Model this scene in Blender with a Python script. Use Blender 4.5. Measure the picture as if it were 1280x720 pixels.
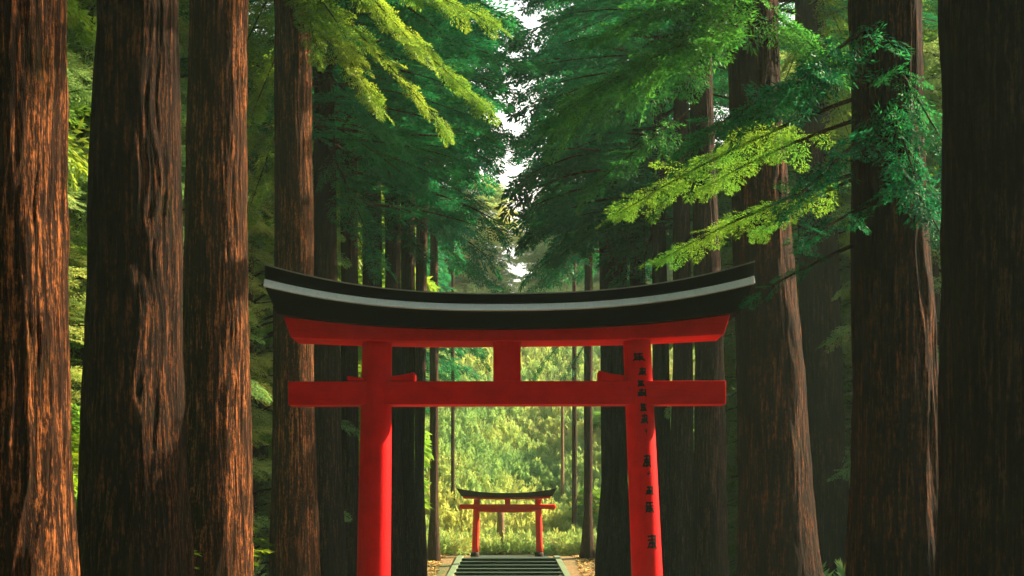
import bpy, math, random
import numpy as np

S = bpy.context.scene
for o in list(bpy.data.objects): bpy.data.objects.remove(o)
COL = S.collection

# ---------------------------------------------------------------- camera, world, sun
EYE = 1.6; F = 1778.0; HY = 660.0
cam = bpy.data.cameras.new('camera'); co = bpy.data.objects.new('camera', cam); COL.objects.link(co)
co.location = (0, 0, EYE); co.rotation_euler = (math.radians(90), 0, 0)
cam.sensor_width = 36; cam.lens = 50; cam.shift_y = (HY - 360) / 1280.0
cam.clip_start = 0.1; cam.clip_end = 3000
S.camera = co

SUN_EL, SUN_AZ = 30.0, 67.0                # azimuth clockwise from +Y
w = bpy.data.worlds.new('World'); S.world = w; w.use_nodes = True
nt = w.node_tree; bg = nt.nodes['Background']
sky = nt.nodes.new('ShaderNodeTexSky'); sky.sky_type = 'NISHITA'; sky.sun_disc = False
sky.sun_elevation = math.radians(SUN_EL); sky.sun_rotation = math.radians(SUN_AZ)
sky.air_density = 1.0; sky.dust_density = 3.0; sky.ozone_density = 1.0
tcw = nt.nodes.new('ShaderNodeTexCoord'); sxw = nt.nodes.new('ShaderNodeSeparateXYZ'); mrw = nt.nodes.new('ShaderNodeMapRange'); mxw = nt.nodes.new('ShaderNodeMix')
mxw.data_type = 'RGBA'; mrw.inputs[1].default_value = .25; mrw.inputs[2].default_value = .5; mrw.inputs[3].default_value = .85; mrw.inputs[4].default_value = 0
nt.links.new(tcw.outputs['Generated'], sxw.inputs[0]); nt.links.new(sxw.outputs['Z'], mrw.inputs[0]); nt.links.new(mrw.outputs[0], mxw.inputs[0])
nt.links.new(sky.outputs[0], mxw.inputs[6]); mxw.inputs[7].default_value = (8.5, 7.9, 7.0, 1)      # bright hazy cloud low in the sky
nt.links.new(mxw.outputs[2], bg.inputs[0]); bg.inputs[1].default_value = 0.088
sl = bpy.data.lights.new('sun', 'SUN'); so = bpy.data.objects.new('sun', sl); COL.objects.link(so)
sl.energy = 5.0; sl.angle = math.radians(0.5); sl.color = (1.0, 0.80, 0.52)
so.rotation_euler = (math.radians(90 - SUN_EL), 0, math.radians(180 - SUN_AZ))
so.location = (40, 10, 40)
S.view_settings.view_transform = 'Standard'; S.view_settings.look = 'None'
S.view_settings.exposure = 2.0; S.view_settings.gamma = 1; S.view_settings.use_curve_mapping = False
S.render.engine = 'CYCLES'
cy = S.cycles
cy.max_bounces = 4; cy.diffuse_bounces = 2; cy.glossy_bounces = 2; cy.transmission_bounces = 4
cy.volume_bounces = 0; cy.transparent_max_bounces = 4; cy.use_denoising = True

# ---------------------------------------------------------------- materials
def mat(name):
    m = bpy.data.materials.new(name); m.use_nodes = True
    return m, m.node_tree, m.node_tree.nodes['Principled BSDF']
def N(nt, t, **k):
    n = nt.nodes.new(t)
    for a, v in k.items(): setattr(n, a, v)
    return n
def noise(nt, scale, detail=4, rough=.6, vec=None):
    n = N(nt, 'ShaderNodeTexNoise'); n.inputs['Scale'].default_value = scale
    n.inputs['Detail'].default_value = detail; n.inputs['Roughness'].default_value = rough
    if vec: nt.links.new(vec, n.inputs['Vector'])
    return n.outputs['Fac']
def coords(nt, scale=(1, 1, 1), kind='Object'):
    t = N(nt, 'ShaderNodeTexCoord'); m = N(nt, 'ShaderNodeMapping'); m.inputs['Scale'].default_value = scale
    nt.links.new(t.outputs[kind], m.inputs[0]); return m.outputs[0]
def ramp(nt, fac, stops):
    r = N(nt, 'ShaderNodeValToRGB'); e = r.color_ramp.elements
    while len(e) < len(stops): e.new(.5)
    for i, (p, c) in enumerate(stops): e[i].position = p; e[i].color = (*c, 1)
    nt.links.new(fac, r.inputs[0]); return r.outputs[0]
def bump(nt, h, bsdf, strength, dist):
    b = N(nt, 'ShaderNodeBump'); b.inputs['Strength'].default_value = strength; b.inputs['Distance'].default_value = dist
    nt.links.new(h, b.inputs['Height']); nt.links.new(b.outputs[0], bsdf.inputs['Normal'])
def math2(nt, op, a, b):
    m = N(nt, 'ShaderNodeMath', operation=op)
    for i, v in enumerate((a, b)):
        if isinstance(v, (int, float)): m.inputs[i].default_value = v
        else: nt.links.new(v, m.inputs[i])
    return m.outputs[0]
def mixc(nt, fac, a, b):
    m = N(nt, 'ShaderNodeMix', data_type='RGBA')
    for i, v in ((0, fac), (6, a), (7, b)):
        if isinstance(v, tuple): m.inputs[i].default_value = (*v, 1)
        elif isinstance(v, (int, float)): m.inputs[i].default_value = v
        else: nt.links.new(v, m.inputs[i])
    return m.outputs[2]

def bark(name, dark, mid, light, moss=0.0, moss_lo=.56):
    m, nt, b = mat(name)
    n1 = noise(nt, 27, 5, .7, coords(nt, (1, 1, .05)))            # long fibres
    n2 = noise(nt, 75, 5, .75, coords(nt, (1, 1, .10)))           # peeling strips
    n3 = noise(nt, 26, 4, .7, coords(nt, (1, 1, .7)))             # flakes
    h = math2(nt, 'ADD', math2(nt, 'MULTIPLY', n1, .5), math2(nt, 'ADD', math2(nt, 'MULTIPLY', n2, .32), math2(nt, 'MULTIPLY', n3, .18)))
    c = ramp(nt, h, [(.41, dark), (.51, mid), (.60, light)])  # grooves darker than ridges, deepened further to stand in for shade
    big = noise(nt, 1.1, 4, .65, coords(nt, (1, 1, .35)))
    c = mixc(nt, ramp(nt, big, [(.42, (0, 0, 0)), (.62, (.8, .8, .8))]), c, tuple(x * .55 for x in mid))
    if moss:
        mf = ramp(nt, noise(nt, 2.2, 5, .7, coords(nt, (1, 1, .5))), [(moss_lo, (0, 0, 0)), (moss_lo + .12, (moss,) * 3)])
        c = mixc(nt, mf, c, (.03, .06, .012))
    nt.links.new(c, b.inputs['Base Color']); b.inputs['Roughness'].default_value = .95
    b.inputs['Specular IOR Level'].default_value = .1
    bump(nt, h, b, 1.0, .07)
    return m
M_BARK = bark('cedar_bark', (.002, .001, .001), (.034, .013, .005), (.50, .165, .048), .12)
M_BARKM = bark('half_shaded_cedar_bark', (.0015, .001, .001), (.014, .006, .003), (.22, .075, .024), .1)  # cedar bark copy, darkened in colour to stand in for shade
M_BARKR = bark('shaded_umber_cedar_bark', (.002, .0015, .001), (.016, .009, .006), (.11, .055, .032), .15)  # deep brown copy for the right edge, shade put into its tones
M_BARKD = bark('shaded_cedar_bark', (.002, .0015, .001), (.020, .010, .007), (.14, .065, .036), .15)  # shaded copy: the trunks' shade is put into the bark colour
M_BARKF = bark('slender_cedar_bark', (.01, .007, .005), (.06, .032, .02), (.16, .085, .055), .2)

M_PALE = bark('pale_bark', (.12, .07, .04), (.28, .17, .10), (.42, .28, .17))
def leafmat(name, c1, c2, c3, tr=.42, sc=.55, tcol=(.20, .42, .02)):
    m = bpy.data.materials.new(name); m.use_nodes = True; nt = m.node_tree
    nt.nodes.remove(nt.nodes['Principled BSDF']); out = nt.nodes['Material Output']
    v = coords(nt); n = noise(nt, sc, 3, .6, v)
    oi = N(nt, 'ShaderNodeObjectInfo')
    f = math2(nt, 'ADD', n, math2(nt, 'MULTIPLY', math2(nt, 'SUBTRACT', oi.outputs['Random'], .5), .12))
    g = N(nt, 'ShaderNodeNewGeometry')
    f = math2(nt, 'ADD', f, math2(nt, 'MULTIPLY', math2(nt, 'SUBTRACT', g.outputs['Random Per Island'], .5), .22))
    c = ramp(nt, f, [(.36, c1), (.5, c2), (.64, c3)])
    d = N(nt, 'ShaderNodeBsdfDiffuse'); t = N(nt, 'ShaderNodeBsdfTranslucent'); mx = N(nt, 'ShaderNodeMixShader')
    gl = N(nt, 'ShaderNodeBsdfGlossy'); gl.inputs['Roughness'].default_value = .45
    gl.inputs['Color'].default_value = (.6, .7, .6, 1)
    nt.links.new(c, d.inputs[0])
    tc = mixc(nt, .35, c, tcol); nt.links.new(tc, t.inputs[0])
    mx.inputs[0].default_value = tr
    nt.links.new(d.outputs[0], mx.inputs[1]); nt.links.new(t.outputs[0], mx.inputs[2])
    m2 = N(nt, 'ShaderNodeMixShader'); m2.inputs[0].default_value = .02
    nt.links.new(mx.outputs[0], m2.inputs[1]); nt.links.new(gl.outputs[0], m2.inputs[2])
    nt.links.new(m2.outputs[0], out.inputs[0])
    return m
M_LEAF = leafmat('cedar_foliage', (.003, .12, .065), (.008, .165, .08), (.035, .23, .06), .48, .55, (.04, .34, .05))
M_LEAFL = leafmat('sunlit_cedar_foliage', (.08, .25, .03), (.19, .36, .03), (.36, .46, .04), .55, .55, (.28, .44, .04))  # lit copy of the cedar leaves, sunlight put into the colour
M_LEAFM = leafmat('mid_lit_cedar_foliage', (.012, .14, .04), (.035, .2, .04), (.09, .28, .03), .5, .55, (.08, .38, .03))  # copy with half light put into the leaf colour
M_LEAFR = leafmat('fresh_lit_cedar_foliage', (.04, .20, .03), (.12, .31, .03), (.26, .41, .04), .5, .9, (.2, .42, .03))  # fresh green for lit boughs, some sunlight put into the colour
M_LEAFB = leafmat('broadleaf_foliage', (.04, .22, .025), (.14, .34, .02), (.34, .44, .02), .6, .55, (.40, .50, .02))
M_LEAFU = leafmat('haze_paled_undergrowth_foliage', (.12, .31, .11), (.32, .45, .14), (.64, .58, .15), .5, .13, (.36, .56, .10))  # undergrowth green, paled so haze and glow sit in the colour

def paint(name, col, rough=.45, var=.12, bs=.25, grain=(1, 1, .05), chips=.0):
    m, nt, b = mat(name)
    n = noise(nt, 2.2, 6, .7, coords(nt)); c = ramp(nt, n, [(.32, tuple(x * (1 - var * 2.6) for x in col)), (.62, col)])
    gr = noise(nt, 42, 4, .7, coords(nt, grain))
    c = mixc(nt, ramp(nt, gr, [(.52, (0, 0, 0)), (.74, (.45, .45, .45))]), c, tuple(x * .45 for x in col))
    if chips:
        ch = ramp(nt, noise(nt, 34, 5, .75, coords(nt)), [(.70, (0, 0, 0)), (.73, (chips,) * 3)])
        c = mixc(nt, ch, c, (.10, .045, .03))
    nt.links.new(c, b.inputs['Base Color']); b.inputs['Roughness'].default_value = rough
    b.inputs['Specular IOR Level'].default_value = .08
    bump(nt, gr, b, bs, .004); return m
M_RED = paint('vermilion_paint', (.74, .0015, .005), .6, chips=.8)
M_REDH = paint('vermilion_beam_paint', (.74, .0015, .005), .6, .12, .25, (.05, 1, 1), .8)
M_REDF = paint('weathered_vermilion', (.95, .05, .03), .55, .05)
M_BLACK = paint('black_lacquer', (.005, .005, .005), .55)
M_BLACKF = paint('weathered_black', (.05, .03, .022), .6)
M_WHITE = paint('white_band_paint', (.88, .90, .86), .5, .04)
M_WHITE.node_tree.nodes['Principled BSDF'].inputs['Specular IOR Level'].default_value = .6
M_WHITE.node_tree.nodes['Principled BSDF'].inputs['Roughness'].default_value = .3
M_COPPER = paint('worn_copper_edge', (.34, .36, .32), .5)
M_INK = paint('black_ink', (.012, .009, .008), .6)
M_STONE = paint('foundation_stone', (.24, .23, .2), .85, .15, .6)

def stone(name, a, b_, moss):
    m, nt, b = mat(name)
    n = noise(nt, 4, 6, .7, coords(nt)); c = ramp(nt, n, [(.35, a), (.65, b_)])
    mf = ramp(nt, noise(nt, 1.3, 4, .7, coords(nt)), [(.3, (0, 0, 0)), (.55, (1, 1, 1))])
    c = mixc(nt, mf, c, moss); nt.links.new(c, b.inputs['Base Color']); b.inputs['Roughness'].default_value = .9
    bump(nt, n, b, .6, .03); return m
M_STEP = stone('shaded_mossy_step_stone', (.01, .03, .02), (.02, .045, .03), (.006, .035, .018))  # moss green, darkened further to stand in for shade on the stairs
M_NOSE = stone('worn_step_edge', (.05, .09, .06), (.08, .13, .085), (.02, .09, .04))  # lighter edge stone, also darkened to stand in for shade
M_KERB = stone('pale_kerb_stone', (.16, .20, .13), (.24, .28, .18), (.12, .2, .09))

def groundmat():
    m, nt, b = mat('forest_floor')
    v = coords(nt); n = noise(nt, 9, 6, .75, v); big = noise(nt, .35, 4, .6, v)
    c = ramp(nt, n, [(.3, (.06, .035, .015)), (.5, (.22, .13, .04)), (.7, (.42, .28, .09))])
    c = mixc(nt, ramp(nt, big, [(.5, (0, 0, 0)), (.62, (.8, .8, .8))]), c, (.05, .1, .02))
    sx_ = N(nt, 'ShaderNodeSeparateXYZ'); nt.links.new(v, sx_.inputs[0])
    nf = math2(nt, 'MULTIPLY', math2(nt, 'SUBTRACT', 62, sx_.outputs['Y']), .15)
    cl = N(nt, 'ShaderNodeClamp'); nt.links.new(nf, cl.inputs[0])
    c = mixc(nt, cl.outputs[0], c, mixc(nt, n, (.02, .02, .008), (.09, .06, .025)))  # near floor coloured darker to cut the light it bounces up
    nt.links.new(c, b.inputs['Base Color']); b.inputs['Roughness'].default_value = .95
    bump(nt, n, b, .8, .06); return m
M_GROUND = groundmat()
def littermat():
    m, nt, b = mat('fallen_leaf')
    g = N(nt, 'ShaderNodeNewGeometry')
    c = ramp(nt, g.outputs['Random Per Island'], [(0, (.26, .12, .03)), (.4, (.55, .32, .07)), (.8, (.75, .5, .14)), (1, (.25, .26, .05))])
    nt.links.new(c, b.inputs['Base Color']); b.inputs['Roughness'].default_value = .8; return m
M_LITTER = littermat()

# ---------------------------------------------------------------- mesh helpers
def mesh_np(name, V, faces_by_size, mats, midx=None, smooth=False):
    """faces_by_size: list of int arrays (n,k)."""
    me = bpy.data.meshes.new(name)
    V = np.asarray(V, dtype=np.float32); me.vertices.add(len(V)); me.vertices.foreach_set('co', V.ravel())
    loops = np.concatenate([f.ravel() for f in faces_by_size]).astype(np.int32)
    sizes = np.concatenate([np.full(len(f), f.shape[1]) for f in faces_by_size]).astype(np.int32)
    starts = np.concatenate([[0], np.cumsum(sizes)[:-1]]).astype(np.int32)
    me.loops.add(len(loops)); me.loops.foreach_set('vertex_index', loops)
    me.polygons.add(len(sizes)); me.polygons.foreach_set('loop_start', starts)
    try: me.polygons.foreach_set('loop_total', sizes)
    except Exception: pass
    if midx is not None: me.polygons.foreach_set('material_index', np.asarray(midx, dtype=np.int32))
    if smooth: me.polygons.foreach_set('use_smooth', np.ones(len(sizes), dtype=bool))
    for m in mats: me.materials.append(m)
    me.update(calc_edges=True)
    return me
def link(name, me, parent=None, loc=(0, 0, 0)):
    o = bpy.data.objects.new(name, me); COL.objects.link(o); o.location = loc
    if parent: o.parent = parent
    return o
def tag(o, label=None, cat=None, group=None, kind=None):
    if label: o['label'] = label
    if cat: o['category'] = cat
    if group: o['group'] = group
    if kind: o['kind'] = kind
    return o
def empty(name, loc, label, cat, group=None):
    o = bpy.data.objects.new(name, None); COL.objects.link(o); o.location = loc; o.empty_display_size = .3
    return tag(o, label, cat, group)

class MB:
    def __init__(s): s.V = []; s.F = []
    def add(s, V, F):
        b = len(s.V); s.V += [tuple(v) for v in V]; s.F += [tuple(i + b for i in f) for f in F]
    def box(s, x0, x1, y0, y1, z0, z1):
        s.add([(x0, y0, z0), (x1, y0, z0), (x1, y1, z0), (x0, y1, z0), (x0, y0, z1), (x1, y0, z1), (x1, y1, z1), (x0, y1, z1)],
              [(0, 3, 2, 1), (4, 5, 6, 7), (0, 1, 5, 4), (1, 2, 6, 5), (2, 3, 7, 6), (3, 0, 4, 7)])
    def loft(s, rings):
        n = len(rings[0]); V = [p for r in rings for p in r]; F = []
        for i in range(len(rings) - 1):
            for j in range(n):
                a, b = i * n + j, i * n + (j + 1) % n
                F.append((a, b, b + n, a + n))
        F.append(tuple(range(n))[::-1]); F.append(tuple((len(rings) - 1) * n + j for j in range(n)))
        s.add(V, F)
    def build(s, name, m, parent=None, bevel=0, smooth=False, seg=2):
        me = bpy.data.meshes.new(name); me.from_pydata(s.V, [], s.F); me.materials.append(m)
        import bmesh
        bm = bmesh.new(); bm.from_mesh(me); bmesh.ops.recalc_face_normals(bm, faces=bm.faces)
        if bevel:
            ed = [e for e in bm.edges if len(e.link_faces) == 2 and e.calc_face_angle() > .6]
            bmesh.ops.bevel(bm, geom=ed, offset=bevel, segments=seg, affect='EDGES', profile=.5)
        bm.to_mesh(me); bm.free()
        if smooth:
            for p in me.polygons: p.use_smooth = True
        return link(name, me, parent)

# ---------------------------------------------------------------- ground
def smooth(a, b, x):
    t = np.clip((np.asarray(x, float) - a) / (b - a), 0, 1); return t * t * (3 - 2 * t)
def gz(X, Y):
    X = np.asarray(X, float); Y = np.asarray(Y, float)
    z = -2.05 * smooth(28, 58, Y)
    st = np.clip((Y - 64) / (81 - 64), 0, 1) * 1.95
    z = z + st
    z = z + .5 * np.clip(Y - 91, 0, 50) * smooth(89, 95, Y) - 1.2 * np.exp(-((X - 1.5) / 3.0) ** 2) * smooth(91, 100, Y) * (1 - smooth(105, 130, Y))
    z = z + 7.0 * smooth(9, 34, np.abs(X)) * (1 - smooth(92, 150, Y))
    z = z - .45 * (1 - smooth(2.2, 2.7, np.abs(X + .15))) * smooth(63, 66, Y) * (1 - smooth(80.2, 81, Y))
    z = z + 30 * smooth(40, 140, np.abs(X))
    z = z + .12 * np.sin(X * 1.3 + Y * .7) * smooth(5, 9, np.abs(X)) + .05 * np.sin(X * 3.1 - Y * 2.3) * smooth(3.2, 6, np.abs(X))
    return z
xs = np.concatenate([np.linspace(-600, -40, 16), np.linspace(-38, 38, 153), np.linspace(40, 600, 16)])
ys = np.concatenate([np.linspace(-300, -12, 10), np.linspace(-10, 150, 241), np.linspace(155, 900, 20)])
GX, GY = np.meshgrid(xs, ys); V = np.stack([GX, GY, gz(GX, GY)], -1).reshape(-1, 3)
ii = np.arange(len(V)).reshape(len(ys), len(xs))
Fq = np.stack([ii[:-1, :-1], ii[:-1, 1:], ii[1:, 1:], ii[1:, :-1]], -1).reshape(-1, 4)
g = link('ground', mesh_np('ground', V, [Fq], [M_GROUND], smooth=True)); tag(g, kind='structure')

# ---------------------------------------------------------------- haze
q_ = [(-605, -305, -4), (605, -305, -4), (605, 905, -4), (-605, 905, -4), (-605, -305, 75), (605, -305, 75), (605, 905, 75), (-605, 905, 75)]
hz = bpy.data.meshes.new('haze'); hz.from_pydata(q_, [], [(0, 3, 2, 1), (4, 5, 6, 7), (0, 1, 5, 4), (1, 2, 6, 5), (2, 3, 7, 6), (3, 0, 4, 7)])
mh = bpy.data.materials.new('haze'); mh.use_nodes = True; hn = mh.node_tree; hn.nodes.remove(hn.nodes['Principled BSDF'])
pv = hn.nodes.new('ShaderNodeVolumePrincipled'); pv.inputs['Density'].default_value = 0.00045; pv.inputs['Color'].default_value = (.68, 1.0, .82, 1)  # green tint stands in for light filtered through leaves
pv.inputs['Anisotropy'].default_value = .2
hn.links.new(pv.outputs[0], hn.nodes['Material Output'].inputs['Volume']); hz.materials.append(mh)
ho = link('haze', hz); tag(ho, kind='stuff')

# ---------------------------------------------------------------- stairs
def px(x, d): return (x - 640) / F * d
def pz(y, d): return EYE + (HY - y) / F * d
st = empty('stone_stairs', (0, 73, -1), 'broad flight of dark mossy green steps climbing to the small far red gateway', 'stairs')
def sxy(y):   # half extents of treads at depth y
    t = (81.2 - y) / 10.0
    return -2.78 - .38 * t, 2.38 + .45 * t
ns = 11
for k in range(ns):
    y1 = 81.2 - k * 1.32; y0 = y1 - 1.32; zt = -.10 - k * .158
    xa, xb = sxy((y0 + y1) / 2)
    q = MB(); q.box(xa, xb, y0 + .12, y1 + .02, zt - .5, zt - .002)
    s_ = q.build('step', M_STEP, st, .015); s_.location = (0, -73, 1)
    q = MB(); q.box(xa, xb, y0, y0 + .118, zt - .055, zt)
    q.build('step_edge', M_NOSE, s_, .012).location = (0, 0, 0)
    q = MB(); q.box(xa + .002, xb - .002, y0 + .05, y0 + .118, zt - .5, zt - .057)
    q.build('riser', M_STEP, s_)
for sd in (0, 1):
    q = MB(); R = []
    for k in range(0, 31):
        y = 81.6 - k * .5; zt = .02 - max(0, 81.2 - y) * .158 / 1.32
        xa, xb = sxy(y); x0, x1 = (xa - .34, xa - .004) if sd == 0 else (xb + .004, xb + .34)
        R.append([(x0, y, zt - .7), (x1, y, zt - .7), (x1, y, zt), (x0, y, zt)])
    q.loft(R); q.build('kerb', M_KERB, st, .02).location = (0, -73, 1)
q = MB(); q.box(-2.4, 2.2, 81.25, 88, -.3, -.095)
tag(q.build('path_landing', M_STEP, None, .02), kind='structure')
# approach path from the near gateway down to the stairs
R = []
for y in np.arange(-8, 66.5, 1.0):
    zz = float(gz(0, y)) + .006
    R.append((y, zz))
q = MB(); V_ = []; F_ = []
for i, (y, zz) in enumerate(R):
    V_ += [(-1.9, y, zz), (1.9, y, zz)]
    if i: F_.append((2 * i - 2, 2 * i - 1, 2 * i + 1, 2 * i))
q.add(V_, F_); tag(q.build('path', M_STONE), kind='structure')

# ---------------------------------------------------------------- main torii
TD = 17.8
def zc(y, d=TD): return pz(y, d)
t = empty('torii_gate', (0, TD, 0), 'large red gateway in front with white striped black curved top beam', 'torii gate')
OFF = (0, -TD, 0)
def lay(name, m, xl, xr, ftop, fbot, y0, y1, parent, bevel=.012, slantL=0, slantR=0, n=48, d=TD, off=OFF, tilt=0.0):
    """beam whose top / bottom edges follow given curves (photo rows); slant = bottom end inset in m"""
    q = MB(); rings = []; d = y0
    for i in range(n + 1):
        f = i / n; c = xl + (xr - xl) * f
        xt = px(c, d); xb = px(xl, d) + slantL + (px(xr, d) - slantR - px(xl, d) - slantL) * f
        zt, zb = zc(ftop(c), d), zc(fbot(c), d)
        rings.append([(xt, y0 + tilt, zt), (xb, y0, zb), (xb, y1, zb), (xt, y1 - tilt, zt)])
    q.loft(rings); o = q.build(name, m, parent, bevel); o.location = off; return o
U = lambda x: abs((x - 638) / 306.0)
TILT = lambda x: -.007 * (x - 638)
top = lambda k0, rise, p=2.4: (lambda x: k0 - rise * U(x) ** p + TILT(x))
yf, yb = 17.42, 18.40
roof = lay('roof_cap', M_BLACK, 331, 943, top(367.5, 38), top(378.4, 33), yf, yb, t, .006, .0, .0)
ro = lay('copper_edge', M_COPPER, 330, 944, top(366.1, 38.4), top(367.4, 38.2), yf - .02, yb + .02, roof, 0); ro.location = (0, 0, 0)
lay('white_band', M_WHITE, 329, 944, top(378.6, 33), top(387.5, 31.5), yf - .075, yb + .075, t, .003, tilt=.073)
lay('top_beam', M_BLACK, 331, 942.5, top(387.7, 31.5), top(410, 20), yf + .012, yb - .012, t, .008, .15, .16)
lay('under_beam', M_REDH, 354, 913, top(410.1, 20), top(426, 8), 17.60, 18.22, t, .01, .09, .08)
lay('tie_beam', M_REDH, 360, 907.5, lambda x: 476.3 + TILT(x) * .3, lambda x: 505.5 + TILT(x) * .3, 17.74, 18.06, t, .008)
lay('centre_strut', M_RED, 616.5, 651, lambda x: 426.2, lambda x: 476.3, 17.70, 18.1, t, .008, n=2)
def pillar(xt, rt, xb, rb, name='pillar'):
    d = 17.9; q = MB(); R = []; zt = pz(426.5, d); n = 64
    X0, X1 = px(xb, d), px(xt, d); zb720 = pz(720, d)
    r0, r1 = rb / F * d, rt / F * d
    for i in range(31):
        z = .42 + (zt - .42) * i / 30; f = (z - zb720) / (zt - zb720)
        x = X0 + (X1 - X0) * f; r = r0 + (r1 - r0) * f
        R.append([(x + r * math.cos(a), d + r * math.sin(a), z) for a in (2 * math.pi * j / n for j in range(n))])
    q.loft(R); o = q.build(name, M_RED, t, 0, True); o.location = OFF
    f = (0 - zb720) / (zt - zb720); x = X0 + (X1 - X0) * f; r = r0 + (r1 - r0) * f
    q = MB(); q.loft([[(x + rr * math.cos(a), d + rr * math.sin(a), z) for a in (2 * math.pi * j / 48 for j in range(48))]
                      for z, rr in ((.14, r + .03), (.5, r + .03), (.53, r + .012))])
    q.build('collar', M_BLACK, t).location = OFF
    q = MB(); q.loft([[(x + rr * math.cos(a), d + rr * math.sin(a), z) for a in (2 * math.pi * j / 48 for j in range(48))]
                      for z, rr in ((-.3, r + .22), (.08, r + .22), (.15, r + .14))])
    q.build('foundation', M_STONE, t).location = OFF
    return o, (lambda z: (X0 + (X1 - X0) * (z - zb720) / (zt - zb720), r0 + (r1 - r0) * (z - zb720) / (zt - zb720)))
pL, _ = pillar(471.5, 18.6, 467, 21.2)
pR, prof = pillar(796, 17.2, 809, 19.4)
# wedges driven in beside the pillars
def wedge(xa, xb, ya, yb_, name='wedge'):
    q = MB(); R = []; TD = 17.70
    for i in range(9):
        f = i / 8; x = xa + (xb - xa) * f; yy = ya + (yb_ - ya) * (f ** 1.6)
        R.append([(px(x, TD), 17.70, zc(yy)), (px(x, TD), 17.70, zc(476.2)), (px(x, TD), 18.10, zc(476.2)), (px(x, TD), 18.10, zc(yy))])
    q.loft(R); q.build(name, M_RED, t, .003).location = OFF
wedge(489, 517.5, 471, 466); wedge(454, 434, 473, 471); wedge(780, 748.5, 470, 464)
# brushed black characters down the right pillar
GL = [(799, 446, 16, 10), (803, 464, 10, 10), (801.5, 479, 9, 8), (802.5, 490.5, 12, 10), (804.5, 509, 8, 10), (805.5, 523.5, 9, 12),
      (808, 539, 5, 7), (808.5, 576, 11, 16), (811, 592, 6, 6), (812, 613, 10, 11), (812, 634, 11, 14), (815, 677, 12, 18)]
rg = random.Random(4)
def stroke(ax, ay, bx, by, wd):
    """brush stroke between two photo-plane points laid on the curved pillar"""
    d = 17.9; n = 5; A = []
    dx, dy = bx - ax, by - ay; L = math.hypot(dx, dy) or 1; nx, ny = -dy / L, dx / L
    top_, bot_ = [], []
    for i in range(n + 1):
        f = i / n; w_ = wd * (1.15 - .5 * f + .25 * math.sin(3.1 * f)) * .5
        for s_, arr in ((1, top_), (-1, bot_)):
            x = ax + dx * f + nx * w_ * s_; y = ay + dy * f + ny * w_ * s_
            z = pz(y, d - .18); X = px(x, d - .18)
            xc, r = prof(z); o_ = max(-.97, min(.97, (X - xc) / r)); Y = d - r * math.sqrt(1 - o_ * o_)
            arr.append((X, Y, z))
    for i in range(n):
        c4 = [top_[i], top_[i + 1], bot_[i + 1], bot_[i]]
        V8 = [(x, y - .004, z) for x, y, z in c4] + [(x, y + .004, z) for x, y, z in c4]
        q.add(V8, [(0, 1, 2, 3), (7, 6, 5, 4), (0, 4, 5, 1), (1, 5, 6, 2), (2, 6, 7, 3), (3, 7, 4, 0)])
for gi, (cx, cy_, gw, gh) in enumerate(GL):
    q = MB()
    small = gw < 7; hw, hh = gw / 2, gh / 2; wd = 1.1 if small else 2.1
    nh = 1 if small else (3 if gh < 14 else 4)
    for k in range(nh):
        yy = cy_ - hh + gh * (k + .5) / nh + rg.uniform(-.5, .5); s_ = rg.uniform(.6, 1)
        stroke(cx - hw * s_, yy + .5, cx + hw * s_, yy - .4, wd)
    stroke(cx + rg.uniform(-.8, .8), cy_ - hh, cx + rg.uniform(-.8, .8), cy_ + hh, wd)
    if not small:
        stroke(cx - hw * .3, cy_, cx - hw * .95, cy_ + hh, wd * .9)
        stroke(cx + hw * .2, cy_, cx + hw, cy_ + hh, wd * 1.1)
        if gi % 2: stroke(cx + hw * .7, cy_ - hh * .9, cx + hw * .75, cy_ + hh * .6, wd * .8)
        else: stroke(cx - hw * .7, cy_ - hh, cx - hw * .6, cy_ + hh * .4, wd * .9)
    q.build('painted_character', M_INK, pR)

# ---------------------------------------------------------------- far torii
FD = 84.0
ft = empty('torii_gate', (0, FD, -.1), 'small distant red gateway with dark curved top beam at the head of the stairs', 'torii gate')
FO = (0, -FD, .1)
V2 = lambda x: abs((x - 633.3) / 63.3)
ftop = lambda k0, r, p=2.2: (lambda x: k0 - r * V2(x) ** p)
lay('top_beam', M_BLACKF, 570, 696.5, ftop(616.2, 6.2), ftop(622, 2.2), 83.4, 84.9, ft, .02, .3, .28, 24, FD, FO)
lay('under_beam', M_REDF, 578, 689, ftop(622, 2.2), ftop(624, 1.6), 83.65, 84.65, ft, .02, .05, .05, 24, FD, FO)
lay('tie_beam', M_REDF, 574, 695, lambda x: 630.4, lambda x: 636.3, 83.85, 84.3, ft, .09, 0, 0, 4, FD, FO)
lay('lower_beam', M_REDF, 594, 676, lambda x: 636.4, lambda x: 640.6 - 1.6 * ((x - 634) / 40) ** 2, 83.8, 84.35, ft, .03, 0, 0, 12, FD, FO)
lay('centre_strut', M_REDF, 630.8, 638, lambda x: 624, lambda x: 630.5, 83.8, 84.4, ft, .02, 0, 0, 2, FD, FO)
for xt, xb in ((596, 594), (672.7, 674.5)):
    q = MB(); R = []
    for i in range(9):
        f = i / 8; y = 690 + (624 - 690) * f; x = xb + (xt - xb) * f
        X, Z = px(x, FD), pz(y, FD); r = .205 - .02 * f
        R.append([(X + r * math.cos(a), FD + .1 + r * math.sin(a), Z) for a in (2 * math.pi * j / 20 for j in range(20))])
    q.loft(R); q.build('pillar', M_REDF, ft, 0, True).location = FO
    q = MB(); X = px(xb - .3, FD)
    q.loft([[(X + r * math.cos(a), FD + .1 + r * math.sin(a), z) for a in (2 * math.pi * j / 20 for j in range(20))]
            for z, r in ((-.2, .27), (-.06, .27), (.1, .25), (.17, .21))])
    q.build('collar', M_BLACKF, ft).location = FO

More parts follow.
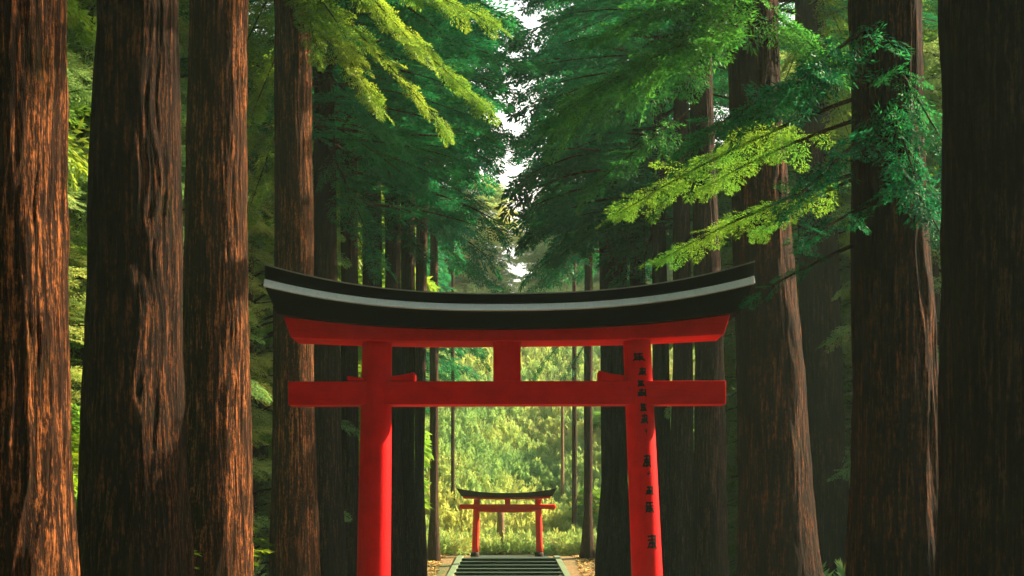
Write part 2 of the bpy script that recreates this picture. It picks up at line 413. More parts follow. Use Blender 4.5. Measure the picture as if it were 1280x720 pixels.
# ---------------------------------------------------------------- trunks
def gridnoise(rng, cz, ct, z01, th01):
    g = rng.random((cz + 2, ct)); zi = z01 * cz; z0 = np.floor(zi).astype(int); fz = zi - z0; fz = fz * fz * (3 - 2 * fz)
    ti = (th01 % 1) * ct; t0 = np.floor(ti).astype(int) % ct; ftt = ti - np.floor(ti); ftt = ftt * ftt * (3 - 2 * ftt); t1 = (t0 + 1) % ct
    a = g[z0, t0] * (1 - ftt) + g[z0, t1] * ftt; b = g[z0 + 1, t0] * (1 - ftt) + g[z0 + 1, t1] * ftt
    return a * (1 - fz) + b * fz
def trunk_mesh(prof_px, d, H, m, seed, seg=96, zstep=.12, ztop_detail=9.0, ridge=.035, flare=.35):
    """prof_px: (row, left, right) edge readings; turned into a real tapered trunk at distance d"""
    rng = np.random.default_rng(seed)
    P = sorted([(pz(y, d), px((a + b) / 2, d), (b - a) / 2 / F * d) for y, a, b in prof_px])
    zs = np.array([p[0] for p in P]); xc = np.array([p[1] for p in P]); rr = np.array([p[2] for p in P])
    x_base = xc[0]; zg = float(gz(x_base, d)) - .4; ztop_detail = min(ztop_detail, H - .6)
    Z = np.concatenate([np.arange(zg, ztop_detail, zstep), np.arange(ztop_detail, H, .8), [H]])
    cx = np.interp(Z, zs, xc); r = np.interp(Z, zs, rr)
    sl = (xc[-1] - xc[0]) / (zs[-1] - zs[0] + 1e-6)
    cx = np.where(Z > zs[-1], xc[-1] + sl * .3 * (Z - zs[-1]), cx)
    r = np.where(Z > zs[-1], rr[-1] * np.clip(1 - (Z - zs[-1]) / (H - zs[-1]), .02, 1) ** .8, r)
    hb = np.clip(1 - (Z - zg) / 1.5, 0, 1); r = r * (1 + flare * hb ** 2)
    th = np.linspace(0, 1, seg, endpoint=False)
    ZZ, TT = np.meshgrid(Z, th, indexing='ij'); z01 = (ZZ - zg) / (H - zg)
    warp = (gridnoise(rng, 30, 8, z01, TT) - .5) * .06
    n1 = gridnoise(rng, 14, 9, z01, TT + warp); n2 = gridnoise(rng, 26, 27, z01, TT + warp); n3 = gridnoise(rng, 50, 64, z01, TT + warp * .7)
    lobes = np.abs(np.sin(math.pi * (TT * 5 + rng.random() + warp * 6)))
    RR = r[:, None] * (1 + (n1 - .5) * .13 + hb[:, None] ** 1.5 * .22 * (lobes - .6))
    RR = RR + ridge * (np.abs(n2 - .5) * -1.6 + .4) + ridge * .6 * (np.abs(n3 - .5) * -2 + .5)
    RR = np.maximum(RR, .02)
    X = cx[:, None] - x_base + RR * np.cos(TT * 2 * math.pi); Y = RR * np.sin(TT * 2 * math.pi)
    zb = float(gz(x_base, d))
    V = np.stack([X, Y, ZZ - zb], -1).reshape(-1, 3)
    n = len(Z); I = np.arange(n * seg).reshape(n, seg); J = np.roll(I, -1, 1)
    Fq = np.stack([I[:-1], J[:-1], J[1:], I[1:]], -1).reshape(-1, 4)
    capt = I[-1][None, :]
    return mesh_np('trunk', V, [Fq, capt], [m], smooth=True), x_base, zb, (lambda z: (float(np.interp(z, Z, cx)) - x_base, float(np.interp(z, Z, r))))

# ---------------------------------------------------------------- foliage
def template(rng, nb, nl, ll, lw):
    Q = []
    for sd in (-1, 1):
        for i in range(nb):
            tt = (i + .5) / nb; ang = sd * math.radians(58 - 24 * tt + rng.normal() * 5)
            bl = .52 * (1 - tt) ** .75 * min(1, .45 + tt * 2.2) * rng.uniform(.8, 1.1) + .05
            dz = rng.normal() * .06
            for j in range(nl):
                s = (j + .8) / nl
                p = np.array([tt + math.cos(ang) * bl * s, math.sin(ang) * bl * s, -.12 * tt * tt + (dz - .10 * s) * bl * s])
                a2 = ang + (1 if j % 2 else -1) * math.radians(34) + rng.normal() * .15
                if j == nl - 1: a2 = ang
                L = ll * rng.uniform(.8, 1.2); dr = np.array([math.cos(a2), math.sin(a2), rng.normal() * .28 - .12]); dr /= np.linalg.norm(dr)
                sx = np.array([-math.sin(a2), math.cos(a2), rng.normal() * .5]); sx /= np.linalg.norm(sx)
                Q.append([p, p + dr * L * .45 + sx * lw * .5, p + dr * L, p + dr * L * .45 - sx * lw * .5])
    return np.array(Q, dtype=np.float32)
rng0 = np.random.default_rng(11)
T_FINE = [template(rng0, 10, 7, .105, .030) for _ in range(4)]
T_MID = [template(rng0, 8, 5, .15, .045) for _ in range(4)]
T_FAR = [template(rng0, 5, 4, .26, .085) for _ in range(4)]

class Foliage:
    def __init__(s, T, seed): s.T = T; s.P = []; s.R = []; s.rng = np.random.default_rng(seed); s.tube = []
    def spray(s, p, yaw, pitch, roll, L, W=None):
        W = W or L
        cy_, sy = math.cos(yaw), math.sin(yaw); cp, sp = math.cos(pitch), math.sin(pitch); cr, sr = math.cos(roll), math.sin(roll)
        ex = np.array([cy_ * cp, sy * cp, sp]); ey0 = np.array([-sy, cy_, 0]); ez0 = np.cross(ex, ey0)
        ey = ey0 * cr + ez0 * sr; ez = np.cross(ex, ey)
        s.P.append(p); s.R.append(np.stack([ex * L, ey * W, ez * W], 1))
    def bough(s, p0, az, L, rise, droop, n, sl, rad=.04, bend=0.0, start=.18):
        r = s.rng; d = np.array([math.cos(az), math.sin(az), 0]); side = np.array([-d[1], d[0], 0])
        f = lambda u: p0 + d * L * u + side * L * bend * u * u + np.array([0, 0, L * (rise * u - droop * u * u)])
        pts = [f(u) for u in np.linspace(0, 1, 7)]; s.tube.append((pts, rad))
        for k in range(n):
            u = start + (1 - start) * ((k + r.random()) / n); u = min(u, .99); p = f(u); sd = 1 if k % 2 else -1
            yaw = az + 2 * bend * u + sd * math.radians(r.uniform(22, 72) * (1 - .35 * u))
            pitch = math.radians(r.normal() * 12 - 8) + math.atan(rise - 2 * droop * u) * .7
            s.spray(p + r.normal(size=3) * .03 * L * .2, yaw, pitch, math.radians(r.normal() * 22), sl * r.uniform(.7, 1.25) * (1 - .35 * u))
        for k in range(2): s.spray(f(.93), az + 2 * bend + r.normal() * .25, math.atan(rise - 2 * droop), r.normal() * .3, sl * .8)
    def mesh(s, name, mleaf, mwood):
        r = s.rng; P = np.array(s.P); R = np.array(s.R); idx = r.integers(0, len(s.T), len(P)); VV = []
        for k, T in enumerate(s.T):
            m_ = idx == k
            if not m_.any(): continue
            Tp = T.reshape(-1, 3); VV.append((np.einsum('nij,qj->nqi', R[m_], Tp) + P[m_][:, None, :]).reshape(-1, 3))
        V = np.concatenate(VV); Fq = np.arange(len(V)).reshape(-1, 4); nleaf = len(Fq)
        tv = []; tf = []; base = len(V)
        for pts, rad in s.tube:
            k = 5; n = len(pts)
            for i, p in enumerate(pts):
                a = pts[min(i + 1, n - 1)] - pts[max(i - 1, 0)]; a = a / np.linalg.norm(a)
                u = np.cross(a, (0, 0, 1.0)); nu = np.linalg.norm(u); u = u / nu if nu > 1e-4 else np.array([1., 0, 0]); v = np.cross(a, u)
                rr = rad * (1 - .82 * i / (n - 1))
                for j in range(k): tv.append(p + rr * (math.cos(2 * math.pi * j / k) * u + math.sin(2 * math.pi * j / k) * v))
            for i in range(n - 1):
                for j in range(k):
                    a0 = base + i * k + j; b0 = base + i * k + (j + 1) % k; tf.append((a0, b0, b0 + k, a0 + k))
            base += n * k
        if tv: V = np.concatenate([V, np.array(tv)]); Fq = np.concatenate([Fq, np.array(tf)])
        mi = np.zeros(len(Fq), int); mi[nleaf:] = 1
        return mesh_np(name, V, [Fq], [mleaf, mwood], mi)

def conifer_crown(seed, z0, z1, rmax, nb, T, nspr, sl, mleaf, low=.75, holes=.0):
    f = Foliage(T, seed); r = f.rng; az = r.random() * 6.28
    for i in range(nb):
        tt = (i + r.random() * .6) / nb; z = z0 + (z1 - z0) * tt ** 1.08; az += 2.4 + r.normal() * .35
        if r.random() < holes: continue
        L = rmax * (low + (1 - low) * min(1, tt * 5)) * (1 - tt) ** .62 * r.uniform(.72, 1.15) + .5
        f.bough(np.array([0, 0, z]), az, L, .28 - .15 * r.random() + .3 * tt, .42 + .18 * r.random() - .25 * tt, max(5, int(nspr * L / rmax)), sl * (.65 + .35 * L / rmax), .035 + .012 * L, r.normal() * .12)
    return f.mesh('crown', mleaf, M_BARKF)
def bush_crown(seed, z0, z1, rmax, nb, T, nspr, sl, mleaf):
    f = Foliage(T, seed); r = f.rng; az = 0
    for i in range(nb):
        tt = (i + .5) / nb; z = z0 + (z1 - z0) * tt; az += 2.4 + r.normal() * .4
        L = rmax * (math.sin(math.pi * min(.97, .15 + .8 * tt)) ** .7) * r.uniform(.55, 1.15)
        f.bough(np.array([0, 0, z]), az, L, .35 + .2 * r.random(), .25 + .3 * r.random(), nspr, sl, .04, r.normal() * .2, .25)
    return f.mesh('crown', mleaf, M_BARKF)

C_MID = [conifer_crown(20 + i, 0, 21, 4.35, 92, T_MID, 18, 1.15, M_LEAF) for i in range(3)]
C_FAR = [conifer_crown(40 + i, 0, 22, 4.3, 92, T_FAR, 15, 1.5, M_LEAF) for i in range(3)]
C_NEAR = [conifer_crown(60 + i, 0, 17, 4.2, 60, T_MID, 16, 1.2, M_LEAF) for i in range(2)]
C_BG = [bush_crown(80 + i, 1.0, 15, 3.6, 74, T_MID, 12, 1.35, M_LEAFL) for i in range(3)]
C_BGF = [bush_crown(90 + i, .5, 14, 4.4, 70, T_FAR, 11, 1.9, M_LEAFL) for i in range(3)]  # background crowns wear the lit leaf copy, brightened by colour
C_BGL = [bush_crown(95 + i, .5, 14, 4.4, 84, T_FAR, 13, 1.6, M_LEAFU) for i in range(2)]  # crest crowns brightened with the paler leaf colour instead of sun
C_BGN = [bush_crown(97 + i, 1.0, 15, 3.2, 90, T_FINE, 18, 1.0, M_LEAFU) for i in range(2)]  # paler leaf colour stands in for sunlight between the trunks
C_LOW = [bush_crown(100 + i, .2, 4.2, 2.2, 34, T_MID, 10, 1.1, M_LEAFB) for i in range(2)]

# ---------------------------------------------------------------- avenue trees
G = 'giant cedars lining the avenue'
def cedar(prof_px, d, H, crown, z0, label, seed, m, seg=96, zstep=.12, detail=9.0, ridge=.03, cs=1.0, rot=0, flare=.35, name='giant_cedar', group=G):
    me, xb, zb, at = trunk_mesh(prof_px, d, H, m, seed, seg, zstep, detail, ridge, flare)
    e = empty(name, (xb, d, zb), label, 'tree', group)
    link('trunk', me, e)
    if crown:
        dx, _ = at(z0 + 4)
        c = link('crown', crown, e, (dx, 0, z0 - zb)); c.rotation_euler = (0, 0, rot); c.scale = (cs, cs, (H + 1 - z0) / (crown.vertices and crown_h[crown.name]))
    return e, at, xb, zb
crown_h = {}
for grp, h in ((C_MID, 21), (C_FAR, 22), (C_NEAR, 17), (C_BG, 15.5), (C_BGF, 14.5), (C_BGL, 14.5), (C_BGN, 15.5), (C_LOW, 4.5)):
    for m_ in grp: crown_h[m_.name] = h

L1 = cedar([(0, -58, 79), (360, -62, 83), (600, -70, 90), (720, -85, 99)], 11.3, 25, C_NEAR[0], 13.0, 'massive foreground cedar trunk at the left edge, its right side glowing orange', 1, M_BARK, 260, .07, 8, .036, rot=.5)
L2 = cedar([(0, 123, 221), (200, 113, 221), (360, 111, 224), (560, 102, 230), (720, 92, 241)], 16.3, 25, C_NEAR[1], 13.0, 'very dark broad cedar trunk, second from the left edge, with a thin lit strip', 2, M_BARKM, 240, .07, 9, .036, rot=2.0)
L3 = cedar([(0, 241, 309), (200, 235, 309), (360, 231, 311), (600, 224, 313), (720, 215, 315)], 21.5, 24, C_MID[0], 12.0, 'dappled cedar trunk flecked with sunlight, left of the big gateway roof tip', 3, M_BARK, 200, .08, 11, .032, rot=1.2)
L4 = cedar([(0, 343, 388), (360, 344, 391), (600, 341, 395), (720, 338, 399)], 27.8, 22, C_MID[1], 12.5, 'cedar trunk half grey half lit, rising right behind the left tip of the gateway roof', 4, M_BARK, 160, .1, 14, .02, rot=4.1)
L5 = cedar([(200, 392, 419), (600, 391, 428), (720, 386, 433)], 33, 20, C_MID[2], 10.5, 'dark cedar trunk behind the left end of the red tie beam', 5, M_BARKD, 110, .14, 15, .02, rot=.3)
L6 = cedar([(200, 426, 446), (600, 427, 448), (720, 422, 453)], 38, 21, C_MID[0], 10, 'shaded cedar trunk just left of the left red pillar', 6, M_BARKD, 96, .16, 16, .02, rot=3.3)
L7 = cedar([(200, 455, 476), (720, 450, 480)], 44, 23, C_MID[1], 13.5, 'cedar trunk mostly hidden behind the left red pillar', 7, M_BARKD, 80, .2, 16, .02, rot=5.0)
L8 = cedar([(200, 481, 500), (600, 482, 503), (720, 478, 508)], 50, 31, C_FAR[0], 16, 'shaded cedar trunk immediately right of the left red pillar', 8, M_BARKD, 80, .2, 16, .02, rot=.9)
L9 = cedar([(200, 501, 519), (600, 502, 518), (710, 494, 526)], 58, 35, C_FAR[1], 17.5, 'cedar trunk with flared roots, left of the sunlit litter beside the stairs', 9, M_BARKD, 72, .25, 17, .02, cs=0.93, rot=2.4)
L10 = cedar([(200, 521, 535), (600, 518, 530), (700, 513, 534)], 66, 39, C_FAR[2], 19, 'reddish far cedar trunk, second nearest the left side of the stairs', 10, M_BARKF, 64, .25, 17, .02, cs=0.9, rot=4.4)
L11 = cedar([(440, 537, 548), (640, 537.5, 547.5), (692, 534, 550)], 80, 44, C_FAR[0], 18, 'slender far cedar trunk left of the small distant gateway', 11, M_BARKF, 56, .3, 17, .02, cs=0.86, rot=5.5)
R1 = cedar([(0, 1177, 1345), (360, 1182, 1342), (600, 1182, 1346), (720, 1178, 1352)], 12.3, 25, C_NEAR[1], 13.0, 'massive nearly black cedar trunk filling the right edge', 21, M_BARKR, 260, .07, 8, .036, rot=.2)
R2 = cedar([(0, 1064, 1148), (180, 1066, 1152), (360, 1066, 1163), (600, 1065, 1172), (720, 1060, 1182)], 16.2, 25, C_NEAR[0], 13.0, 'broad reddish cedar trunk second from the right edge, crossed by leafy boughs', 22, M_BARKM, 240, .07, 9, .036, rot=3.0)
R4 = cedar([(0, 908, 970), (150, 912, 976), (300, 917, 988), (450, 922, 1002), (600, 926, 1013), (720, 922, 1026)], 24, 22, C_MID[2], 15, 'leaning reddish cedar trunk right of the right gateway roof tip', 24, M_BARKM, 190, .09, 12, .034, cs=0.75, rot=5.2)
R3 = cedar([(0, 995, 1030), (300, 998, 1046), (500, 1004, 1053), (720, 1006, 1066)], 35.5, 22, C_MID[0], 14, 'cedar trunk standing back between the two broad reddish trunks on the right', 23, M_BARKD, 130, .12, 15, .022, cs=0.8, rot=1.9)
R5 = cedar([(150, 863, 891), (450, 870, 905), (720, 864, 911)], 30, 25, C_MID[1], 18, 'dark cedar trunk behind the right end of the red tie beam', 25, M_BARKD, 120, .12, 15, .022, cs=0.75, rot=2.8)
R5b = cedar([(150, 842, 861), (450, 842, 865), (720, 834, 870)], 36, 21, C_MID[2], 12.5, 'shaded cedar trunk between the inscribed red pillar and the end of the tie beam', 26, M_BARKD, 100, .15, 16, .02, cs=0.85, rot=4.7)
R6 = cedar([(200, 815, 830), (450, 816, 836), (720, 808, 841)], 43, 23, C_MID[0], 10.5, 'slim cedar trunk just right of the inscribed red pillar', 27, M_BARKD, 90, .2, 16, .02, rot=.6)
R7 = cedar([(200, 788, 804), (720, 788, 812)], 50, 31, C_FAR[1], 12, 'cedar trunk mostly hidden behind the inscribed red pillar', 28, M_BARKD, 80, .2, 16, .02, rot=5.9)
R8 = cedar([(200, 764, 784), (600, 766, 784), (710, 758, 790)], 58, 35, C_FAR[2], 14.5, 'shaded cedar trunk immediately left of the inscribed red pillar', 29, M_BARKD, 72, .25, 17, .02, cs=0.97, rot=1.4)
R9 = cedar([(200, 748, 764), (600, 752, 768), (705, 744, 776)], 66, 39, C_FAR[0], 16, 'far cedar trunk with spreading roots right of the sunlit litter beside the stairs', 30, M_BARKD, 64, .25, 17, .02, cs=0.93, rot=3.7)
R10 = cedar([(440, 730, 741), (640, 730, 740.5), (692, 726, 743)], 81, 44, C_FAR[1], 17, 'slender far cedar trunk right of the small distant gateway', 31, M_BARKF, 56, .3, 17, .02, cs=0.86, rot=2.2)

# trees continuing beyond the far gateway
GB = 'smaller conifers beyond the far gateway'
k = 0
for (x, y, H, z0, fi) in ((-7.0, 98, 24, 8, 2), (-8.5, 108, 24, 8.5, 1), (-10.5, 101, 26, 8, 0), (-11, 116, 30, 9, 2)):
    zb = float(gz(x, y)); pxx = 640 + x / y * F
    lab = 'slender dark stemmed conifer on the slope %s the small distant gateway' % ('behind and left of' if x < 0 else 'behind and right of')
    cedar([(400, pxx - 3.2, pxx + 3.2), (660 - (zb + 1 - EYE) / y * F, pxx - 4.5, pxx + 4.5)], y, zb + H, C_FAR[fi], zb + z0, lab, 200 + k, M_BARKF, 24, .6, 17, .01, .95, k * 1.1, .3, 'slope_conifer', GB + (' on the left' if x < 0 else ' on the right'))
    k += 1

# ---------------------------------------------------------------- boughs reaching into view (parts of their trees)
def custom(tree, specs, seed, mleaf, T=T_FINE, name='bough'):
    e, at, xb, zb = tree
    for i, (yp, x0, y0, d0, x1, y1, d1, n, sl, droop) in enumerate(specs):
        f = Foliage(T, seed + i)
        A = np.array([px(x0, d0), d0, pz(y0, d0)]); B = np.array([px(x1, d1), d1, pz(y1, d1)])
        v = B - A; L = math.hypot(v[0], v[1]); az = math.atan2(v[1], v[0]); rise = v[2] / L + droop
        f.bough(A - np.array([xb, e.location[1], zb]), az, L, rise, droop, n, sl, .03, 0, yp)
        link(name, f.mesh('bough', mleaf, M_BARKF), e)
custom(L4, [(.6, 372, -60, 27.8, 600, 128, 26.0, 40, 0.72, .10), (.3, 372, -40, 27.8, 560, 165, 27, 35, 0.65, .05),
            (.3, 372, -80, 27.8, 520, 60, 25.5, 45, 0.79, .2), (.15, 372, -20, 27.8, 470, 130, 26.5, 40, 0.72, .15), (.1, 370, -60, 27.8, 395, 70, 26, 40, 0.65, .3),
            (.1, 372, -60, 27.8, 620, 30, 27, 45, 0.79, .15), (.1, 372, -30, 27.8, 440, 60, 25.5, 40, 0.72, .2)], 300, M_LEAFL)
custom(L4, [(.1, 367, -60, 27.8, 300, 70, 29, 24, .9, .15), (.1, 367, 20, 27.8, 305, 170, 28.5, 22, .8, .15), (.1, 367, 110, 27.8, 312, 260, 28.5, 18, .7, .15)], 305, M_LEAFL)
custom(R3, [(.1, 1013, -40, 35.5, 1068, 80, 34, 26, 1.0, .1), (.1, 1015, 60, 35.5, 1070, 190, 34, 24, .9, .1), (.1, 1015, 20, 35.5, 970, 130, 34.5, 18, .8, .1), (.1, 1020, 160, 35.5, 1060, 300, 34.5, 16, .8, .1)], 330, M_LEAFL)
custom(L5, [(.2, 405, 150, 33, 520, 230, 31.5, 26, 1.0, .1), (.15, 405, 170, 33, 470, 320, 31, 26, 1.0, .15), (.2, 405, 90, 33, 500, 180, 32, 26, 1.0, .1)], 320, M_LEAF)
custom(R2, [(.12, 1105, 60, 16.2, 880, 165, 15.2, 37, 0.78, .1), (.15, 1110, 150, 16.2, 1000, 245, 14.8, 21, 0.69, .1),
            (.1, 1110, 190, 16.2, 1175, 290, 14.6, 16, 0.55, .12), (.1, 1105, 250, 16.2, 1010, 300, 14.9, 14, 0.51, .1), (.4, 1105, 290, 16.2, 938, 372, 15.8, 12, 0.39, .08),
            (.1, 1105, 60, 16.2, 1180, 180, 15, 16, 0.60, .1), (.1, 1100, 100, 16.2, 1150, 240, 14.9, 16, 0.64, .15), (.1, 1105, 20, 16.2, 980, 120, 15, 21, 0.74, .1)], 340, M_LEAF)
custom(R2, [(.3, 1105, 110, 16.2, 775, 266, 19.5, 54, .56, .12), (.3, 1105, 205, 16.2, 825, 325, 19.2, 40, .46, .10),
            (.3, 1105, 140, 16.2, 880, 235, 19.8, 30, .5, .10), (.3, 1105, 210, 16.2, 950, 290, 19.4, 24, .42, .10)], 350, M_LEAFR)
custom(R4, [(.1, 940, 20, 24, 700, 140, 23, 72, .85, .15), (.1, 945, -20, 24, 760, 40, 22.4, 60, .85, .15), (.1, 945, -30, 24, 860, 90, 22, 34, 1.0, .1),
            (.15, 945, 0, 24, 1040, 80, 23, 26, .9, .1)], 370, M_LEAFM)
custom(R5, [(.1, 875, 60, 30, 705, 160, 29, 44, 1.2, .1), (.2, 875, 130, 30, 745, 230, 29, 30, 1.0, .1)], 390, M_LEAFM)

custom(L11, [(.1, 543, 385, 80, 605, 450, 79, 14, 1.2, .15), (.1, 543, 410, 80, 580, 490, 79, 10, 1.0, .15), (.1, 543, 300, 80, 620, 360, 79, 24, 1.6, .1), (.1, 543, 260, 80, 605, 300, 79, 20, 1.5, .1)], 410, M_LEAF, T_MID)
custom(R10, [(.1, 735, 390, 81, 672, 465, 80, 16, 1.2, .15), (.1, 735, 425, 81, 695, 495, 80, 10, 1.0, .15), (.1, 735, 300, 81, 660, 370, 80, 24, 1.6, .1), (.1, 735, 250, 81, 665, 300, 80, 24, 1.6, .1)], 420, M_LEAF, T_MID)

# ---------------------------------------------------------------- background trees
def bgtree(x, y, mesh, H, label, grp, rot, sc=1.0, name='background_tree', trunk=True):
    zb = float(gz(x, y)); e = empty(name, (x, y, zb), label, 'tree', grp)
    c = link('crown', mesh, e); hh = crown_h[mesh.name]; c.scale = (sc, sc, H / hh); c.rotation_euler = (0, 0, rot)
    if trunk:
        o = link('trunk', BGT, e); o.scale = (1, 1, H / 15); o.rotation_euler = (0, 0, rot)
    return e
q = MB(); rg = random.Random(2); R = []
for i in range(10):
    z = -.5 + i * 1.6; r = .17 * (1 - i / 11) * (1.35 if i == 0 else 1); ox, oy = .15 * math.sin(i * .8), .12 * math.cos(i * 1.1)
    R.append([(ox + r * math.cos(a), oy + r * math.sin(a), z) for a in (2 * math.pi * j / 10 for j in range(10))])
q.loft(R); tmp = q.build('trunk', M_BARKF, None, 0, True); BGT = tmp.data; bpy.data.objects.remove(tmp)
rg = random.Random(9)
gl_ = 'leafy trees behind the left row of trunks'; gr_ = 'leafy trees behind the right row of trunks'
lab_l = 'leafy yellow green tree in the thicket behind the left row of big trunks'
lab_r = 'leafy yellow green tree in the thicket behind the right row of big trunks'
for i in range(46):
    y = 20 + 75 * (i / 46) + rg.uniform(-2, 2); x = -(9.0 + .16 * y * rg.random() + rg.choice((0, 4, 8)) * rg.random())
    far = y > 45; bgtree(x, y, (C_BGF if far else C_BG)[i % 3], rg.uniform(13, 19) + 6 * far, lab_l, gl_, rg.uniform(0, 6.28), rg.uniform(.85, 1.2))
for i in range(24):
    y = 37 + 36 * (i / 24) + rg.uniform(-2, 2); x = 9.5 + .2 * y * rg.random() + rg.choice((0, 4, 7)) * rg.random()
    far = y > 45; bgtree(x, y, (C_BGF if far else C_BG)[i % 3], rg.uniform(12, 18) + 6 * far, lab_r, gr_, rg.uniform(0, 6.28), rg.uniform(.85, 1.2))
for i, (x, y, H) in enumerate([(-7.4, 30.5, 14), (-7.9, 26.3, 12), (-8.6, 23.2, 11), (-9.5, 34, 15), (-7.3, 41, 18), (-6.6, 36, 13)]):
    bgtree(x, y, C_BGN[i % 2], H, 'bright young leafy tree close behind the left row of big trunks', 'young trees behind the left row', i * 1.7, .85)
for i, (x, y, H) in enumerate([(10.6, 35, 14), (8.6, 39, 15), (12.5, 41, 17), (7.4, 41, 17)]):
    bgtree(x, y, C_BGN[i % 2], H, 'bright young leafy tree close behind the right row of big trunks', 'young trees behind the right row', i * 1.7, .85)
for i in range(14):
    bgtree(-12 - 9 * rg.random(), 52 + 3 * i, C_BGF[i % 3], rg.uniform(22, 28), lab_l, gl_, i, 1.2)
for i in range(22):
    y = 14 + 75 * i / 22 + rg.uniform(-1, 1); x = 8.5 + rg.uniform(0, 5)
    bgtree(x, y, C_LOW[i % 2], rg.uniform(2.6, 4.6), 'low leafy shrub growing behind the right row of trunks', 'shrubs behind the right row', rg.uniform(0, 6), rg.uniform(.9, 1.3), 'shrub', False)['category'] = 'shrub'
for i in range(26):
    y = 14 + 78 * i / 26 + rg.uniform(-1, 1); x = -7.3 - rg.uniform(0, 4)
    bgtree(x, y, C_LOW[i % 2], rg.uniform(2.2, 4.2), 'low leafy shrub growing behind the left row of trunks', 'shrubs behind the left row', rg.uniform(0, 6), rg.uniform(.9, 1.3), 'shrub', False)['category'] = 'shrub'
for i in range(30):      # wood on the far slope
    x = -34 + 68 * (i + .5) / 30 + rg.uniform(-1, 1); y = 141 + rg.uniform(0, 14)
    if -1 < x < 2: continue
    bgtree(x, y, C_BGL[i % 2], rg.uniform(9, 13) if abs(x) < 9 else rg.uniform(8, 15), 'leafy tree in the wood on the far slope %s of the avenue axis' % ('left' if x < 0 else 'right'), 'wood on the far slope, %s' % ('left' if x < 0 else 'right'), rg.uniform(0, 6), rg.uniform(.9, 1.2), 'slope_tree')

# shrubs and thin stems breaking up the far slope
C_SLP = [bush_crown(120 + i, .1, 4.2, 2.2, 34, T_FAR, 10, 1.2, m_) for i, m_ in enumerate((M_LEAFM, M_LEAFR, M_LEAFU))]
for m_ in C_SLP: crown_h[m_.name] = 4.5
for i in range(18):
    x = rg.uniform(-9, 10); y = 93 + 45 * rg.random(); x += (6 if x > 0 else -6) if abs(x) < 4.8 else 0
    k_ = rg.choice((1, 2, 2))
    bgtree(x, y, C_SLP[k_], rg.uniform(1.2, 3.2), ('dark green rounded shrub', 'fresh green rounded shrub', 'pale yellow green rounded shrub')[k_] + ' on the slope behind the small distant gateway', ('dark', 'fresh', 'pale')[k_] + ' shrubs on the far slope', rg.uniform(0, 6), rg.uniform(.5, .85), 'shrub', False)['category'] = 'shrub'
for i, (xp, d, yt, r_, lb) in enumerate([(626, 90.5, 637, 5.5, 'pale brown bare stump seen between the pillars of the small distant gateway'), (718, 93, 300, 3.4, 'thin dark stem rising right of the small distant gateway, left of the slender trunk'),
        (703, 99, 480, 2.4, 'thin reddish stem on the slope above the right end of the small distant gateway'), (566, 97, 300, 2.6, 'thin dark stem rising left of the small distant gateway')]):
    x = px(xp, d); zb = float(gz(x, d)); Ht = pz(yt, d) - zb
    me, xb_, zb_, at = trunk_mesh([(yt, xp - r_ * .7, xp + r_ * .7), (680, xp - r_, xp + r_)], d, pz(yt, d), M_PALE if i in (0, 2) else M_BARKF, 600 + i, 20, .5, 30, .01)
    e = empty('thin_tree', (xb_, d, zb_), lb, 'tree'); link('trunk', me, e)

# avenue and thicket carry on unseen around the viewer, added to block skylight
for i, (x, y) in enumerate([(sx * 4.4, yy) for yy in (6.5, 0, -6.5, -13, -20) for sx in (-1, 1)]):
    if (x, y) == (4.4, 6.5): continue
    pxx = 640 + x / 12 * F
    me, xb, zb, at = trunk_mesh([(0, pxx - 62, pxx + 62), (600, pxx - 75, pxx + 75)], 12, 30, M_BARKD, 400 + i, 60, .3, 8, .02)
    e = empty('giant_cedar', (x, y, 0), 'giant cedar standing %s, outside the picture' % ('beside the viewer' if y > 3 else 'behind the viewer'), 'tree', 'cedars around the viewer')
    link('trunk', me, e); c = link('crown', C_FAR[i % 3], e, (0, 0, 12)); c.scale = (.75, .75, 1); c.rotation_euler = (0, 0, i * 1.3)
for i in range(34):
    if i < 18: x, y = -11.5 - rg.uniform(0, 6), -16 + 1.6 * i
    elif i < 26: x, y = 9.5 + rg.uniform(0, 6), -16 + 2.2 * (i - 18)
    else: x, y = -9 + 2.6 * (i - 26), -24 - rg.uniform(0, 3)
    bgtree(x, y, C_BGF[i % 3], rg.uniform(14, 18), 'leafy tree in the thicket around the viewer, outside the picture', 'thicket around the viewer', rg.uniform(0, 6), 1.1)

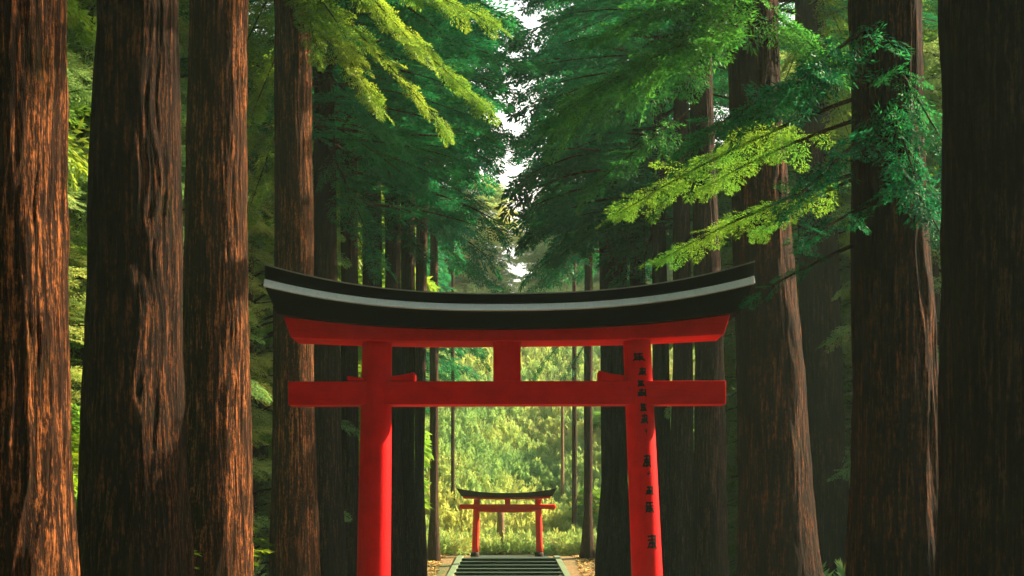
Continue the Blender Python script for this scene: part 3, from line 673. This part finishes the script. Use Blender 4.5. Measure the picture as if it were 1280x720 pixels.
# ---------------------------------------------------------------- undergrowth and litter
f = Foliage(T_FAR, 500); r = f.rng
for i in range(20000):
    y = 86 + 57 * r.random(); x = (r.random() - .5) * (24 + (y - 86) * .5)
    if abs(x) < 2.6 and y < 88.5: continue
    z = float(gz(x, y)) + r.random() * .3
    f.spray(np.array([x, y, z]), r.random() * 6.28, math.radians(r.uniform(35, 88)), r.random() * 6, r.uniform(.5, 1.3), r.uniform(.4, .9))
tag(link('undergrowth', f.mesh('undergrowth', M_LEAFU, M_BARKF)), 'mass of pale green and yellow undergrowth covering the far slope', 'undergrowth', kind='stuff')
f = Foliage(T_FAR, 501); r = f.rng
for i in range(5200):
    sd = -1 if r.random() < .5 else 1; y = 13 + 78 * r.random(); x = sd * (6.0 + 14 * r.random() ** 1.5)
    f.spray(np.array([x, y, float(gz(x, y)) - .02]), r.random() * 6.28, math.radians(r.uniform(15, 70)), r.random() * 6, r.uniform(.4, 1.0))
tag(link('ferns', f.mesh('ferns', M_LEAFU, M_BARKF)), 'green ferns and ground cover on the forest floor behind the trunk rows', 'ferns', kind='stuff')
r = np.random.default_rng(77); n = 26000
X = r.uniform(-7, 7, n); Y = np.where(r.random(n) < .7, r.uniform(62, 88, n), r.uniform(8, 62, n))
keep = ~((X > -3.9) & (X < 3.6) & (Y > 64) & (Y < 88)); X, Y = X[keep], Y[keep]; n = len(X)
a = r.random(n) * 6.28; L = r.uniform(.05, .13, n); Z = gz(X, Y) + r.uniform(.01, .06, n)
c, s_ = np.cos(a) * L, np.sin(a) * L
tz = r.normal(size=(n, 4)) * .025
V = np.stack([np.stack([X + c, Y + s_, Z + tz[:, 0]], -1), np.stack([X - s_ * .5, Y + c * .5, Z + tz[:, 1]], -1), np.stack([X - c, Y - s_, Z + tz[:, 2]], -1), np.stack([X + s_ * .5, Y - c * .5, Z + tz[:, 3]], -1)], 1).reshape(-1, 3)
tag(link('leaf_litter', mesh_np('leaf_litter', V, [np.arange(4 * n).reshape(-1, 4)], [M_LITTER])), 'fallen yellow brown leaves scattered on the ground beside the stairs and path', 'leaf litter', kind='stuff')
